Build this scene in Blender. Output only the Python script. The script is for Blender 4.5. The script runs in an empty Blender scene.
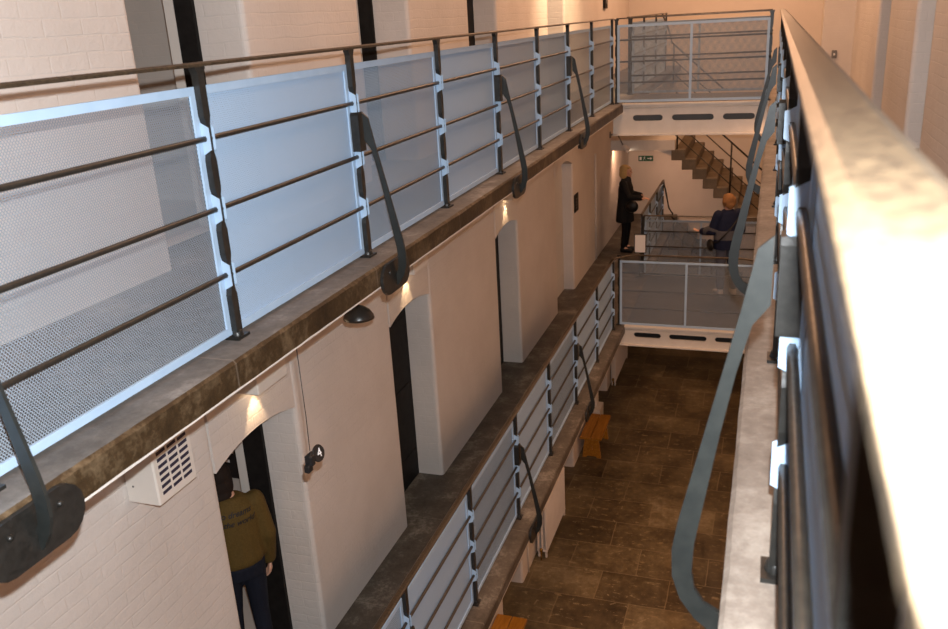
import bpy, math, random
from mathutils import Vector, Matrix, noise
from mathutils.bvhtree import BVHTree
random.seed(7)
SC = bpy.context.scene
COL = SC.collection
PI = math.pi
V = Vector

# ------------------------------------------------------------------ levels (metres)
ZU, ZL = 6.56, 3.28            # upper and lower gallery floors, ground floor is 0
TH = 0.12                      # slab thickness
WX = -3.03                     # face of the left wall
RX = 1.03                      # face of the right wall
YE = 19.6                      # end wall
CZ = 7.76                      # eye height

# ------------------------------------------------------------------ mesh builder
class MB:
    def __init__(s): s.v = []; s.f = []; s.m = []; s.sm = []
    def face(s, idx, m=0, smooth=False):
        s.f.append(tuple(idx)); s.m.append(m); s.sm.append(smooth)
    def add(s, pts, faces, m=0, smooth=False):
        b = len(s.v); s.v += [V(p) for p in pts]
        for f in faces: s.face([b + i for i in f], m, smooth)
        return s
    def box(s, lo, hi, m=0):
        x0, y0, z0 = lo; x1, y1, z1 = hi
        P = [(x0,y0,z0),(x1,y0,z0),(x1,y1,z0),(x0,y1,z0),(x0,y0,z1),(x1,y0,z1),(x1,y1,z1),(x0,y1,z1)]
        return s.add(P, [(0,3,2,1),(4,5,6,7),(0,1,5,4),(1,2,6,5),(2,3,7,6),(3,0,4,7)], m)
    def cbox(s, lo, hi, c, m=0):
        """box with chamfered edges"""
        x0, y0, z0 = lo; x1, y1, z1 = hi
        rings = []
        for z, k in ((z0, c), (z0 + c, 0), (z1 - c, 0), (z1, c)):
            a0, a1, b0, b1 = x0 + k, x1 - k, y0 + k, y1 - k
            d = c if k == 0 else c * .6
            rings.append([V((a0+d,b0,z)),V((a1-d,b0,z)),V((a1,b0+d,z)),V((a1,b1-d,z)),V((a1-d,b1,z)),V((a0+d,b1,z)),V((a0,b1-d,z)),V((a0,b0+d,z))])
        return s.loft(rings, m, smooth=False)
    def loft(s, rings, m=0, smooth=True, cap=True, closed=False):
        n = len(rings[0]); b = len(s.v)
        for r in rings: s.v += [V(p) for p in r]
        R = len(rings)
        for i in range(R if closed else R - 1):
            j = (i + 1) % R
            for k in range(n):
                l = (k + 1) % n
                s.face((b+i*n+k, b+i*n+l, b+j*n+l, b+j*n+k), m, smooth)
        if cap and not closed:
            s.face([b + k for k in reversed(range(n))], m); s.face([b + (R-1)*n + k for k in range(n)], m)
        return s
    def prism(s, poly, o, a, b, e, m=0):
        """polygon (u,v) in plane (a,b) at origin o, extruded by e"""
        o, a, b, e = V(o), V(a), V(b), V(e)
        r = [o + a*u + b*v for u, v in poly]
        return s.loft([r, [p + e for p in r]], m, smooth=False)
    def tube(s, path, r, n=8, m=0, smooth=True, flat=None):
        """tube along a path; flat=(w,h,up) gives a rectangular bar"""
        path = [V(p) for p in path]; rings = []
        prev = None
        for i, p in enumerate(path):
            t = (path[min(i+1, len(path)-1)] - path[max(i-1, 0)]).normalized()
            ref = V((0,0,1)) if abs(t.z) < .95 else V((0,1,0))
            if prev is not None and abs(t.dot(prev)) < .95 and False: ref = prev
            a = t.cross(ref).normalized(); b = a.cross(t).normalized()
            rr = r[i] if isinstance(r, (list, tuple)) else r
            if flat:
                w, h = flat
                pr = [(-w/2,-h/2),(w/2,-h/2),(w/2,h*.15),(w*.32,h/2),(-w*.32,h/2),(-w/2,h*.15)]
                rings.append([p + a*x + b*y for x, y in pr])
            else:
                rings.append([p + (a*math.cos(2*PI*k/n) + b*math.sin(2*PI*k/n))*rr for k in range(n)])
        return s.loft(rings, m, smooth and not flat)
    def ell(s, c, r, n=12, k=8, m=0, rot=None):
        c = V(c); rings = []
        for i in range(1, k):
            ph = PI*i/k - PI/2
            rings.append([(math.cos(ph)*math.cos(2*PI*j/n)*r[0], math.cos(ph)*math.sin(2*PI*j/n)*r[1], math.sin(ph)*r[2]) for j in range(n)])
        rings = [[(rot @ V(p) if rot else V(p)) + c for p in rg] for rg in rings]
        b = len(s.v); s.loft(rings, m, True, cap=False)
        lo = V((0,0,-r[2])); hi = V((0,0,r[2]))
        if rot: lo, hi = rot @ lo, rot @ hi
        i0 = len(s.v); s.v += [c + lo, c + hi]; R = len(rings)
        for j in range(n):
            l = (j+1) % n
            s.face((i0, b+l, b+j), m, True); s.face((i0+1, b+(R-1)*n+j, b+(R-1)*n+l), m, True)
        return s
    def cap(s, p, q, r1, r2=None, n=10, sq=1.0, side=None):
        """tapered capsule; sq squashes it along axis 'side'"""
        p, q = V(p), V(q); r2 = r1 if r2 is None else r2
        t = q - p; L = t.length; t = t/L if L > 1e-6 else V((0,0,1))
        ref = V(side) if side is not None else (V((0,1,0)) if abs(t.y) < .9 else V((1,0,0)))
        a = (ref - t*ref.dot(t)).normalized(); b = t.cross(a).normalized(); rings = []
        for i in range(1, 4):
            ph = PI/2*i/3; rings.append((p - t*r1*math.cos(ph), r1*math.sin(ph)))
        for i in range(0, 3):
            ph = PI/2*i/3; rings.append((q + t*r2*math.sin(ph), r2*math.cos(ph)))
        return s.loft([[c + (a*sq*math.cos(2*PI*k/n) + b*math.sin(2*PI*k/n))*rr for k in range(n)] for c, rr in rings])
    def lathe(s, prof, c, n=24, m=0, smooth=True, axis=(0,0,1)):
        c = V(c); ax = V(axis).normalized(); ref = V((1,0,0)) if abs(ax.x) < .9 else V((0,1,0))
        a = ax.cross(ref).normalized(); b = ax.cross(a).normalized()
        return s.loft([[c + ax*z + (a*math.cos(2*PI*k/n) + b*math.sin(2*PI*k/n))*max(r, 1e-4) for k in range(n)] for r, z in prof], m, smooth)

def mesh_of(name, mb, mats, off=V((0,0,0))):
    me = bpy.data.meshes.new(name)
    me.from_pydata([tuple(p - off) for p in mb.v], [], mb.f)
    for m in (mats if isinstance(mats, (list, tuple)) else [mats]): me.materials.append(m)
    me.polygons.foreach_set('material_index', mb.m); me.polygons.foreach_set('use_smooth', mb.sm)
    me.update()
    import bmesh
    bm = bmesh.new(); bm.from_mesh(me); bmesh.ops.recalc_face_normals(bm, faces=bm.faces); bm.to_mesh(me); bm.free()
    return me

def world_of(o):
    p = V((0,0,0))
    while o is not None: p += o.location; o = o.parent
    return p
def obj(name, mb, mats, parent=None, loc=None):
    """one mesh object; vertices come in world space"""
    at = V(loc) if loc is not None else (world_of(parent) if parent else V((0,0,0)))
    o = bpy.data.objects.new(name, mesh_of(name, mb, mats, at)); COL.objects.link(o)
    if parent:
        o.parent = parent; o.location = at - world_of(parent)
    else: o.location = at
    return o
def thing(name, label, cat, loc, group=None):
    o = bpy.data.objects.new(name, None); COL.objects.link(o); o.location = loc
    o.empty_display_size = .1
    return tag(o, label, cat, group)
def tag(o, label, cat, group=None):
    o['label'] = label; o['category'] = cat
    if group: o['group'] = group
    return o
def struct(name, mb, mats):
    o = obj(name, mb, mats); o['kind'] = 'structure'; return o
def bake(o, mods):
    for t, kw in mods:
        md = o.modifiers.new(t, t)
        for k, v in kw.items(): setattr(md, k, v)
    bpy.context.view_layer.update()
    dg = bpy.context.evaluated_depsgraph_get()
    me = bpy.data.meshes.new_from_object(o.evaluated_get(dg)); old = o.data
    o.modifiers.clear(); o.data = me; bpy.data.meshes.remove(old)
    me.polygons.foreach_set('use_smooth', [True]*len(me.polygons)); me.update()
    return o
def fuse(name, mb, mat, parent, voxel=.008, it=4):
    o = obj(name, mb, mat, parent)
    bake(o, [('REMESH', dict(mode='VOXEL', voxel_size=voxel)), ('SMOOTH', dict(iterations=it, factor=.5))])
    if not o.data.materials: o.data.materials.append(mat)
    return o

# ------------------------------------------------------------------ materials
def mat(name, col=(.5,.5,.5), rough=.6, metal=0.0, spec=.4):
    m = bpy.data.materials.new(name); m.use_nodes = True
    b = m.node_tree.nodes['Principled BSDF']
    b.inputs['Base Color'].default_value = (*col, 1); b.inputs['Roughness'].default_value = rough
    b.inputs['Metallic'].default_value = metal; b.inputs['Specular IOR Level'].default_value = spec
    return m
class NT:
    def __init__(s, m): s.t = m.node_tree; s.b = s.t.nodes['Principled BSDF']; s.out = s.t.nodes['Material Output']
    def n(s, typ, **kw):
        nd = s.t.nodes.new(typ)
        for k, v in kw.items():
            if k in nd.inputs: nd.inputs[k].default_value = v
            else: setattr(nd, k, v)
        return nd
    def l(s, a, b): s.t.links.new(a, b)
    def math(s, op, a, b=None, c=None):
        nd = s.t.nodes.new('ShaderNodeMath'); nd.operation = op
        for i, x in enumerate((a, b, c)):
            if x is None: continue
            if hasattr(x, 'links'): s.l(x, nd.inputs[i])
            else: nd.inputs[i].default_value = x
        return nd.outputs[0]
    def uv(s):
        """flat wall coordinates: (x+y, z, 0) in metres"""
        tc = s.n('ShaderNodeTexCoord'); sx = s.n('ShaderNodeSeparateXYZ'); s.l(tc.outputs['Object'], sx.inputs[0])
        u = s.math('ADD', sx.outputs[0], sx.outputs[1]); cb = s.n('ShaderNodeCombineXYZ')
        s.l(u, cb.inputs[0]); s.l(sx.outputs[2], cb.inputs[1]); return cb.outputs[0], tc.outputs['Object'], sx
    def ramp(s, fac, stops):
        r = s.n('ShaderNodeValToRGB'); s.l(fac, r.inputs[0]); e = r.color_ramp.elements
        while len(e) < len(stops): e.new(.5)
        for i, (p, c) in enumerate(stops): e[i].position = p; e[i].color = (*c, 1) if len(c) == 3 else c
        return r.outputs[0]
    def noise(s, vec, scale, detail=4, rough=.6):
        n = s.n('ShaderNodeTexNoise'); n.inputs['Scale'].default_value = scale; n.inputs['Detail'].default_value = detail
        n.inputs['Roughness'].default_value = rough; s.l(vec, n.inputs['Vector']); return n.outputs['Fac']
    def bump(s, h, strength=.3, dist=.01):
        b = s.n('ShaderNodeBump'); b.inputs['Strength'].default_value = strength; b.inputs['Distance'].default_value = dist
        s.l(h, b.inputs['Height']); s.l(b.outputs[0], s.b.inputs['Normal'])
    def mix(s, f, a, b):
        m = s.n('ShaderNodeMix', data_type='RGBA')
        for i, x in ((0, f), (6, a), (7, b)):
            if hasattr(x, 'links'): s.l(x, m.inputs[i])
            else: m.inputs[i].default_value = x if i == 0 else (*x, 1)
        return m.outputs[2]

def m_brick(name, c0, c1, bump=.5):
    m = mat(name, c0, .62, spec=.3); t = NT(m); uv, ob, _ = t.uv()
    w = t.n('ShaderNodeTexNoise'); w.inputs['Scale'].default_value = 3.0; t.l(ob, w.inputs['Vector'])
    vm = t.n('ShaderNodeVectorMath', operation='MULTIPLY_ADD'); t.l(w.outputs['Color'], vm.inputs[0]); vm.inputs[1].default_value = (.035,.035,0); t.l(uv, vm.inputs[2])
    br = t.n('ShaderNodeTexBrick'); t.l(vm.outputs[0], br.inputs['Vector'])
    br.inputs['Scale'].default_value = 1; br.inputs['Brick Width'].default_value = .235; br.inputs['Row Height'].default_value = .078
    br.inputs['Mortar Size'].default_value = .006; br.inputs['Mortar Smooth'].default_value = .6
    br.inputs['Color1'].default_value = (.8,.8,.8,1); br.inputs['Color2'].default_value = (1,1,1,1); br.inputs['Mortar'].default_value = (.5,.5,.5,1)
    n1 = t.noise(ob, 1.3, 5); n2 = t.noise(ob, 35, 3)
    t.l(t.ramp(n1, [(.3, c0), (.7, c1)]), t.b.inputs['Base Color'])
    h = t.math('ADD', br.outputs['Color'], t.math('MULTIPLY', n2, .9))
    h = t.math('ADD', h, t.math('MULTIPLY', t.noise(ob, 9, 3), 1.2))
    t.bump(h, bump, .006); return m
M = {}
M['brick'] = m_brick('whitewashed_brick', (.60,.55,.51), (.68,.63,.59), .48)
M['plaster'] = m_brick('cream_brick', (.60,.53,.46), (.66,.59,.52), .3)
M['cell'] = m_brick('cell_wall_paint', (.46,.42,.38), (.52,.48,.44), .3)

def m_stone(name, c0, c1, c2, rough=.65, scale=2.2, joints=1.3, b=.35):
    m = mat(name, c0, rough, spec=.35); t = NT(m); uv, ob, sx = t.uv()
    n1 = t.noise(ob, scale, 8, .68); n2 = t.noise(ob, scale*11, 5, .7)
    f = t.math('ADD', t.math('MULTIPLY', n1, .7), t.math('MULTIPLY', n2, .3))
    c = t.ramp(f, [(.36, c0), (.52, c1), (.66, c2)])
    jt = t.math('ABSOLUTE', t.math('SUBTRACT', t.math('FRACT', t.math('DIVIDE', t.math('ADD', sx.outputs[1], t.math('MULTIPLY', n1, .03)), joints)), .5))
    jm = t.math('GREATER_THAN', jt, .4965)
    c = t.mix(t.math('MULTIPLY', jm, .22), c, (.34,.3,.25))
    t.l(c, t.b.inputs['Base Color']); t.bump(f, b, .02); return m
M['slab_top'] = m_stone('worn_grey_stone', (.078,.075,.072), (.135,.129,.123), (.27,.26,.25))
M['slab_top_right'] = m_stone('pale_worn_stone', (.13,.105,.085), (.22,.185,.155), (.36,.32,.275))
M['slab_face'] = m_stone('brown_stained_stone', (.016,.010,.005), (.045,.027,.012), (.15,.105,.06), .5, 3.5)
M['slab_low'] = m_stone('dark_worn_stone', (.042,.034,.026), (.085,.071,.056), (.24,.215,.18), .5, 3)
M['step'] = m_stone('worn_step_stone', (.05,.034,.018), (.09,.064,.035), (.16,.12,.07), .6, 4, 50)
M['deck'] = m_stone('grey_deck_paint', (.05,.05,.052), (.07,.07,.072), (.10,.10,.10), .5, 2, 1.35)

def m_flag():
    m = mat('ground_flagstones', (.1,.07,.04), .5, spec=.45); t = NT(m)
    tc = t.n('ShaderNodeTexCoord'); ob = tc.outputs['Object']
    w = t.n('ShaderNodeTexNoise'); w.inputs['Scale'].default_value = 1.4; t.l(ob, w.inputs['Vector'])
    vm = t.n('ShaderNodeVectorMath', operation='MULTIPLY_ADD'); t.l(w.outputs['Color'], vm.inputs[0]); vm.inputs[1].default_value = (.05,.05,0); t.l(ob, vm.inputs[2])
    br = t.n('ShaderNodeTexBrick'); t.l(vm.outputs[0], br.inputs['Vector'])
    for k, v in (('Scale',1),('Brick Width',.98),('Row Height',.66),('Mortar Size',.008),('Mortar Smooth',.2)): br.inputs[k].default_value = v
    br.inputs['Color1'].default_value = (.0,.0,.0,1); br.inputs['Color2'].default_value = (1,1,1,1); br.inputs['Mortar'].default_value = (.5,.5,.5,1)
    n1 = t.noise(ob, 1.1, 6, .65); n2 = t.noise(ob, 9, 8, .7)
    f = t.math('ADD', t.math('MULTIPLY', n1, .65), t.math('MULTIPLY', n2, .35))
    f = t.math('ADD', f, t.math('MULTIPLY', t.math('SUBTRACT', br.outputs['Color'], .5), .12))
    c = t.ramp(f, [(.34, (.032,.022,.011)), (.47, (.088,.064,.033)), (.58, (.155,.118,.062)), (.72, (.29,.24,.15))])
    # flaked patches and scuffs
    sc = t.n('ShaderNodeMapping'); sc.inputs['Scale'].default_value = (1.2,4,1); sc.inputs['Rotation'].default_value = (0,0,.3); t.l(ob, sc.inputs['Vector'])
    n3 = t.noise(sc.outputs[0], 3.2, 5, .6)
    c = t.mix(t.math('MULTIPLY', t.math('GREATER_THAN', n3, .64), .5), c, (.32,.24,.125))
    vo = t.n('ShaderNodeTexVoronoi', feature='DISTANCE_TO_EDGE'); vo.inputs['Scale'].default_value = 1.7; t.l(sc.outputs[0], vo.inputs['Vector'])
    cr = t.math('MULTIPLY', t.math('LESS_THAN', vo.outputs['Distance'], .014), t.math('GREATER_THAN', n2, .55))
    c = t.mix(t.math('MULTIPLY', cr, .6), c, (.34,.28,.17))
    c = t.mix(t.math('MULTIPLY', br.outputs['Fac'], .5), c, (.26,.20,.115))
    t.l(c, t.b.inputs['Base Color'])
    t.l(t.ramp(n2, [(.3, (.35,)*3), (.7, (.62,)*3)]), t.b.inputs['Roughness'])
    t.bump(t.math('SUBTRACT', f, t.math('MULTIPLY', br.outputs['Fac'], .5)), .35, .02); return m
M['flag'] = m_flag()

def m_noisy(name, c0, c1, rough, scale=20, bump=.15, metal=0, spec=.5):
    m = mat(name, c0, rough, metal, spec); t = NT(m)
    tc = t.n('ShaderNodeTexCoord'); n = t.noise(tc.outputs['Object'], scale, 5)
    t.l(t.ramp(n, [(.35, c0), (.65, c1)]), t.b.inputs['Base Color'])
    if bump: t.bump(n, bump, .004)
    return m
M['iron'] = m_noisy('black_iron', (.010,.010,.009), (.020,.019,.017), .38, 40, .25)
M['strut'] = m_noisy('dark_grey_painted_iron', (.014,.0165,.016), (.021,.0235,.022), .42, 25, .12)
M['rail'] = m_noisy('dark_brown_iron', (.014,.012,.010), (.026,.022,.017), .34, 60, .3)
M['handrail'] = m_noisy('worn_bronze_brown_handrail', (.020,.014,.009), (.060,.042,.024), .36, 70, .35)
M['blue'] = m_noisy('pale_blue_paint', (.37,.52,.70), (.41,.56,.74), .45, 8, .05)
M['white_metal'] = m_noisy('white_painted_steel', (.66,.62,.57), (.72,.68,.63), .4, 6, .04)
M['slot_dark'] = mat('painted_void_shade', (.02,.02,.02), .7)  # shade behind the lower beam's slots, put into the plate colour
M['slot_grey'] = mat('grey_web_paint', (.16,.15,.14), .6)
M['door'] = m_noisy('black_door_paint', (.008,.007,.007), (.014,.013,.012), .6, 15, .1, spec=.15)
M['jamb'] = mat('pale_jamb_paint', (.6,.57,.53), .5)
M['box'] = m_noisy('cream_painted_box', (.70,.65,.59), (.74,.69,.63), .42, 5, .03)
M['black_plastic'] = mat('black_plastic', (.012,.012,.013), .4)
M['purple'] = mat('dark_slot_shadow_gap', (.03,.025,.05), .7)
M['bronze'] = mat('dark_bronze_enamel', (.018,.015,.013), .32, 0, .6)
M['white'] = mat('white_print', (.8,.8,.8), .5)
M['green'] = mat('green_sign', (.004,.085,.04), .4)
M['wood'] = None
def m_wood():
    m = mat('orange_varnished_wood', (.3,.1,.02), .35); t = NT(m)
    tc = t.n('ShaderNodeTexCoord'); mp = t.n('ShaderNodeMapping'); mp.inputs['Scale'].default_value = (30,3,30); t.l(tc.outputs['Object'], mp.inputs[0])
    n = t.noise(mp.outputs[0], 1, 4); t.l(t.ramp(n, [(.3, (.26,.105,.010)), (.7, (.46,.205,.026))]), t.b.inputs['Base Color']); return m
M['wood'] = m_wood()
M['radiator'] = m_noisy('white_radiator_enamel', (.66,.60,.55), (.70,.64,.59), .4, 6, .03)
M['brass'] = mat('brass_valve', (.35,.2,.05), .35, 1)
M['skin'] = m_noisy('skin', (.52,.29,.20), (.58,.34,.24), .5, 30, .05)
M['lip'] = mat('lips', (.42,.12,.10), .4)
M['eye'] = mat('eyes', (.03,.02,.02), .2)
def m_cloth(name, c, d=.0, scale=90): return m_noisy(name, c, tuple(x*1.35 + d for x in c), .8, scale, .2, spec=.2)
M['blond'] = m_cloth('blond_hair', (.40,.28,.12), scale=60); M['auburn'] = m_cloth('auburn_hair', (.20,.10,.04), scale=60)
M['brownhair'] = m_cloth('dark_brown_hair', (.012,.007,.005), scale=60)
M['coat'] = m_cloth('black_wool', (.008,.008,.009)); M['scarf'] = m_cloth('charcoal_scarf', (.018,.018,.02))
M['legging'] = m_cloth('black_leggings', (.005,.005,.006)); M['boot'] = mat('black_leather', (.006,.006,.006), .4)
M['navy'] = m_cloth('navy_fleece', (.008,.012,.032)); M['greyknit'] = m_cloth('grey_fleece', (.075,.075,.085))
M['jean'] = m_cloth('blue_grey_denim', (.07,.075,.10)); M['paleshoe'] = mat('pale_trainers', (.45,.43,.42), .6)
M['olive'] = m_cloth('olive_cotton', (.075,.047,.012)); M['navytrouser'] = m_cloth('navy_trousers', (.008,.010,.018))
M['print'] = mat('dark_jacket_lettering', (.008,.009,.014), .6)

def m_mesh(name, hole, col=(.27,.325,.385)):
    """painted sheet with staggered round perforations"""
    m = mat(name, col, .5); t = NT(m); uv, ob, sx = t.uv()
    sp = t.n('ShaderNodeSeparateXYZ'); t.l(uv, sp.inputs[0]); p = .0108
    def cell(off):
        a = t.math('SUBTRACT', t.math('FRACT', t.math('ADD', t.math('DIVIDE', sp.outputs[0], p*1.05), off)), .5)
        b = t.math('SUBTRACT', t.math('FRACT', t.math('ADD', t.math('DIVIDE', sp.outputs[1], p*1.5), off)), .5)
        return t.math('ADD', t.math('POWER', a, 2), t.math('POWER', t.math('MULTIPLY', b, 1.35), 2))
    d = t.math('MINIMUM', cell(0.0), cell(0.5)); h = t.math('LESS_THAN', d, hole*hole)
    tr = t.n('ShaderNodeBsdfTransparent'); mx = t.n('ShaderNodeMixShader')
    t.l(h, mx.inputs[0]); t.l(t.b.outputs[0], mx.inputs[1]); t.l(tr.outputs[0], mx.inputs[2]); t.l(mx.outputs[0], t.out.inputs[0])
    return m
M['mesh_open'] = m_mesh('open_perforated_sheet', .345)
M['mesh_bridge'] = m_mesh('wide_open_perforated_sheet', .385)
M['mesh_mid'] = m_mesh('perforated_sheet', .27, (.31,.43,.57))
M['mesh_dense'] = m_mesh('dense_perforated_sheet', .13, (.36,.51,.70))
def emit(name, c, s):
    m = mat(name, c, .5); b = m.node_tree.nodes['Principled BSDF']
    b.inputs['Emission Color'].default_value = (*c, 1); b.inputs['Emission Strength'].default_value = s; return m
M['glow'] = emit('warm_lamp_glow', (1,.72,.42), 9)
M['spotglow'] = emit('spot_lamp_glow', (1,.8,.6), 5)

# ------------------------------------------------------------------ the setting
def round_rect(y0, y1, xf, xb, r0, r1, n=4):
    """plan polygon of a pier, rounded at its two front corners (front = xf)"""
    s = 1 if xf > xb else -1; P = [(xb, y0)]
    for k in range(n+1):
        a = PI/2*k/n; P.append((xf - s*r0*(1-math.sin(a)), y0 + r0*(1-math.cos(a))))
    for k in range(n+1):
        a = PI/2*k/n; P.append((xf - s*r1*(1-math.cos(a)), y1 - r1*(1-math.sin(a))))
    P.append((xb, y1)); return P
def wall(mb, xf, xb, y0, y1, bands):
    for z0, z1, ops in bands:
        ys = y0
        for (a, b, zs, rise) in ops + [(y1, y1, 0, 0)]:
            P = round_rect(ys, a, xf, xb, .035 if ys > y0 else .001, .035 if a < y1 else .001)
            mb.prism([(x, y) for x, y in P], (0,0,z0), (1,0,0), (0,1,0), (0,0,z1-z0))
            if b > a:
                n = 12; pts = []
                for k in range(n+1):
                    f = k/n; pts.append((a + (b-a)*f, zs + rise*(1-(2*f-1)**2)))
                for k in range(n):
                    (ya, za), (yb, zb) = pts[k], pts[k+1]
                    mb.prism([(ya, za), (yb, zb), (yb, z1), (ya, z1)], (xb,0,0), (0,1,0), (0,0,1), (xf-xb,0,0))
            ys = b
U_OPS = [(.95,1.95), (3.70,4.70), (6.28,7.26), (8.87,9.85), (12.3,13.35)]
L_OPS = [(.95,1.95), (3.75,4.69), (6.33,7.27), (9.44,10.38), (12.5,13.72)]
G_OPS = [(2.2,3.15), (5.6,6.55), (9.02,9.96), (12.5,13.42), (15.85,16.8)]
YN = -2.5
mb = MB()
wall(mb, WX, WX-.5, YN, YE, [(0, ZL, [(a,b,1.95,.08) for a,b in G_OPS]),
     (ZL, ZU, [(a,b,5.27 if i < 4 else 5.43,.08 if i < 4 else .13) for i,(a,b) in enumerate(L_OPS)]),
     (ZU, 10.6, [(a,b,ZU+2.0,.08) for a,b in U_OPS])])
struct('wall_left', mb, M['brick'])
R_OPS = [(.6,1.55), (3.7,4.6), (6.95,7.80), (9.55,10.55)]
mb = MB(); wall(mb, RX, RX+.5, YN, 13.6, [(0, ZL, []), (ZL, ZU, []), (ZU, 10.6, [(a,b,ZU+2.0,.08) for a,b in R_OPS])])
struct('wall_right', mb, M['brick'])
mb = MB(); mb.box((.62,13.6,0), (RX+.5,14.0,10.6)); struct('wall_return', mb, M['plaster'])
mb = MB(); mb.box((WX-.5,YE,0), (3.0,YE+.4,10.6)); struct('wall_end', mb, M['plaster'])
mb = MB(); mb.box((2.6,14.0,0), (3.0,YE,10.6)); mb.box((RX+.5,13.6,0), (3.0,14.0,10.6)); struct('wall_hall', mb, M['plaster'])
mb = MB(); mb.box((WX-.5,YN-.4,0), (RX+.5,YN,10.6)); struct('wall_near', mb, M['brick'])
mb = MB(); mb.box((WX-.5,YN-.4,-.3), (3.0,YE+.4,0)); struct('floor', mb, M['flag'])
mb = MB(); mb.box((WX-.5,YN-.4,10.6), (3.0,YE+.4,10.8)); struct('ceiling', mb, M['plaster'])

# doors in the openings: a black leaf for the closed ones, iron frame and a cell for the open ones
dn = 0
def leaf(x0, x1, a, b, z, h, m='door'):
    global dn
    dn += 1
    d = MB(); s = 1 if x1 > x0 else -1
    d.box((min(x0,x1), a+.001, z), (max(x0,x1), b-.001, z+h))
    o = struct('door_%d' % dn, d, M[m])
    st = MB()
    for zz in (.25, 1.0, 1.7): st.box((x1-.004 if s > 0 else x1-.006, a+.03, z+zz), (x1+.006 if s > 0 else x1+.004, b-.03, z+zz+.07))
    obj('strap', st, M[m], o)
    hn = MB(); hn.tube([(x1+.01*s, a+.12, z+.98), (x1+.05*s, a+.12, z+.98), (x1+.05*s, a+.12, z+1.1), (x1+.01*s, a+.12, z+1.1)], .01, 8)
    obj('door_handle', hn, M['iron'], o)
for z, ops, op in ((0, G_OPS, ()), (ZL, L_OPS, (1,)), (ZU, U_OPS, (1,2))):
    for i, (a, b) in enumerate(ops):
        if i in op: continue
        dd = .27 if not (z == ZL and i == 4) else .18
        leaf(WX-dd-.07, WX-dd, a, b, z, 2.12 if not (z == ZL and i == 4) else 2.3, 'door' if not (z == ZL and i == 4) else 'jamb')
for i, (a, b) in enumerate(R_OPS): leaf(RX+.37, RX+.3, a, b, ZU, 2.12)
for nm, z, (a, b) in (('lower', ZL, L_OPS[1]), ('upper', ZU, U_OPS[1]), ('', ZU, U_OPS[2])):
    f = MB(); x0, x1 = WX-.46, WX-(.33 if z == ZU else .29)
    f.box((x0, b-.03, z), (x1, b+.0005, z+2.06)); f.box((x0, a-.0005, z), (x1, a+.03, z+2.06)); f.box((x0, a+.03, z+2.0), (x1, b-.03, z+2.09))
    dn += 1; struct('door_%d' % dn, f, M['door'])
    j = MB(); j.box((WX-.53, b-.035, z), (x0, b+.0005, z+2.06)); dn += 1; struct('trim_%d' % (dn), j, M['jamb'])
    if not nm:
        c = MB(); c.box((WX-.52, a, z), (WX-.5, b-.04, z+2.06)); dn += 1; struct('door_%d' % dn, c, M['jamb']); continue
    c = MB(); X0, X1, Y0, Y1 = -6.7, WX-.5, a-1.5, b+.75
    c.box((X0-.2,Y0-.2,z-.1), (X1,Y1+.2,z)); c.box((X0-.2,Y0-.2,z+2.7), (X1,Y1+.2,z+2.8))
    c.box((X0-.2,Y0-.2,z), (X0,Y1+.2,z+2.7)); c.box((X0,Y0-.2,z), (X1,Y0,z+2.7)); c.box((X0,Y1,z), (X1,Y1+.2,z+2.7))
    struct('cell_room', c, M['cell'])

# gallery slabs, with chipped stone edges and a painted line along the bottom arris
def slab(name, xw, xe, y0, y1, zt, top, face):
    s = 1 if xe > xw else -1
    mb = MB(); n = int((y1-y0)/.04); rings = []
    for i in range(n+1):
        y = y0 + (y1-y0)*i/n
        j = noise.noise(V((y*6, zt, 1)))*.006 + noise.noise(V((y*23, zt, 4)))*.005
        j2 = noise.noise(V((y*9, zt, 8)))*.005
        rings.append([V((xw,y,zt)), V((xe - s*.16,y,zt)), V((xe - s*(.010+abs(j)),y,zt-.001)), V((xe + s*j2*.4,y,zt-.012-abs(j))), V((xe + s*j2*.3,y,zt-TH+.006+j2*.8)), V((xe,y,zt-TH-.003)), V((xe - s*.05,y,zt-TH-.004)), V((xw,y,zt-TH))])
    b = len(mb.v)
    for r in rings: mb.v += r
    mi = [0,0,1,1,2,2,2,2]
    for i in range(n):
        for k in range(8):
            l = (k+1) % 8
            mb.face((b+i*8+k, b+i*8+l, b+(i+1)*8+l, b+(i+1)*8+k), mi[k], k == 1)
    mb.face([b+k for k in range(8)], 1); mb.face([b+n*8+k for k in range(8)], 1)
    return struct(name, mb, [M[top], M[face], M['white_metal']])
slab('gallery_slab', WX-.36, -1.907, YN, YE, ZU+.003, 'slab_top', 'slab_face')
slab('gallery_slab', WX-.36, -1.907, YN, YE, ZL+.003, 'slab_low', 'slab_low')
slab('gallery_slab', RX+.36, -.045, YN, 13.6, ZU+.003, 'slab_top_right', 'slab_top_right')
slab('gallery_slab', RX, -.045, YN, 13.6, ZL, 'slab_low', 'slab_low')

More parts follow.
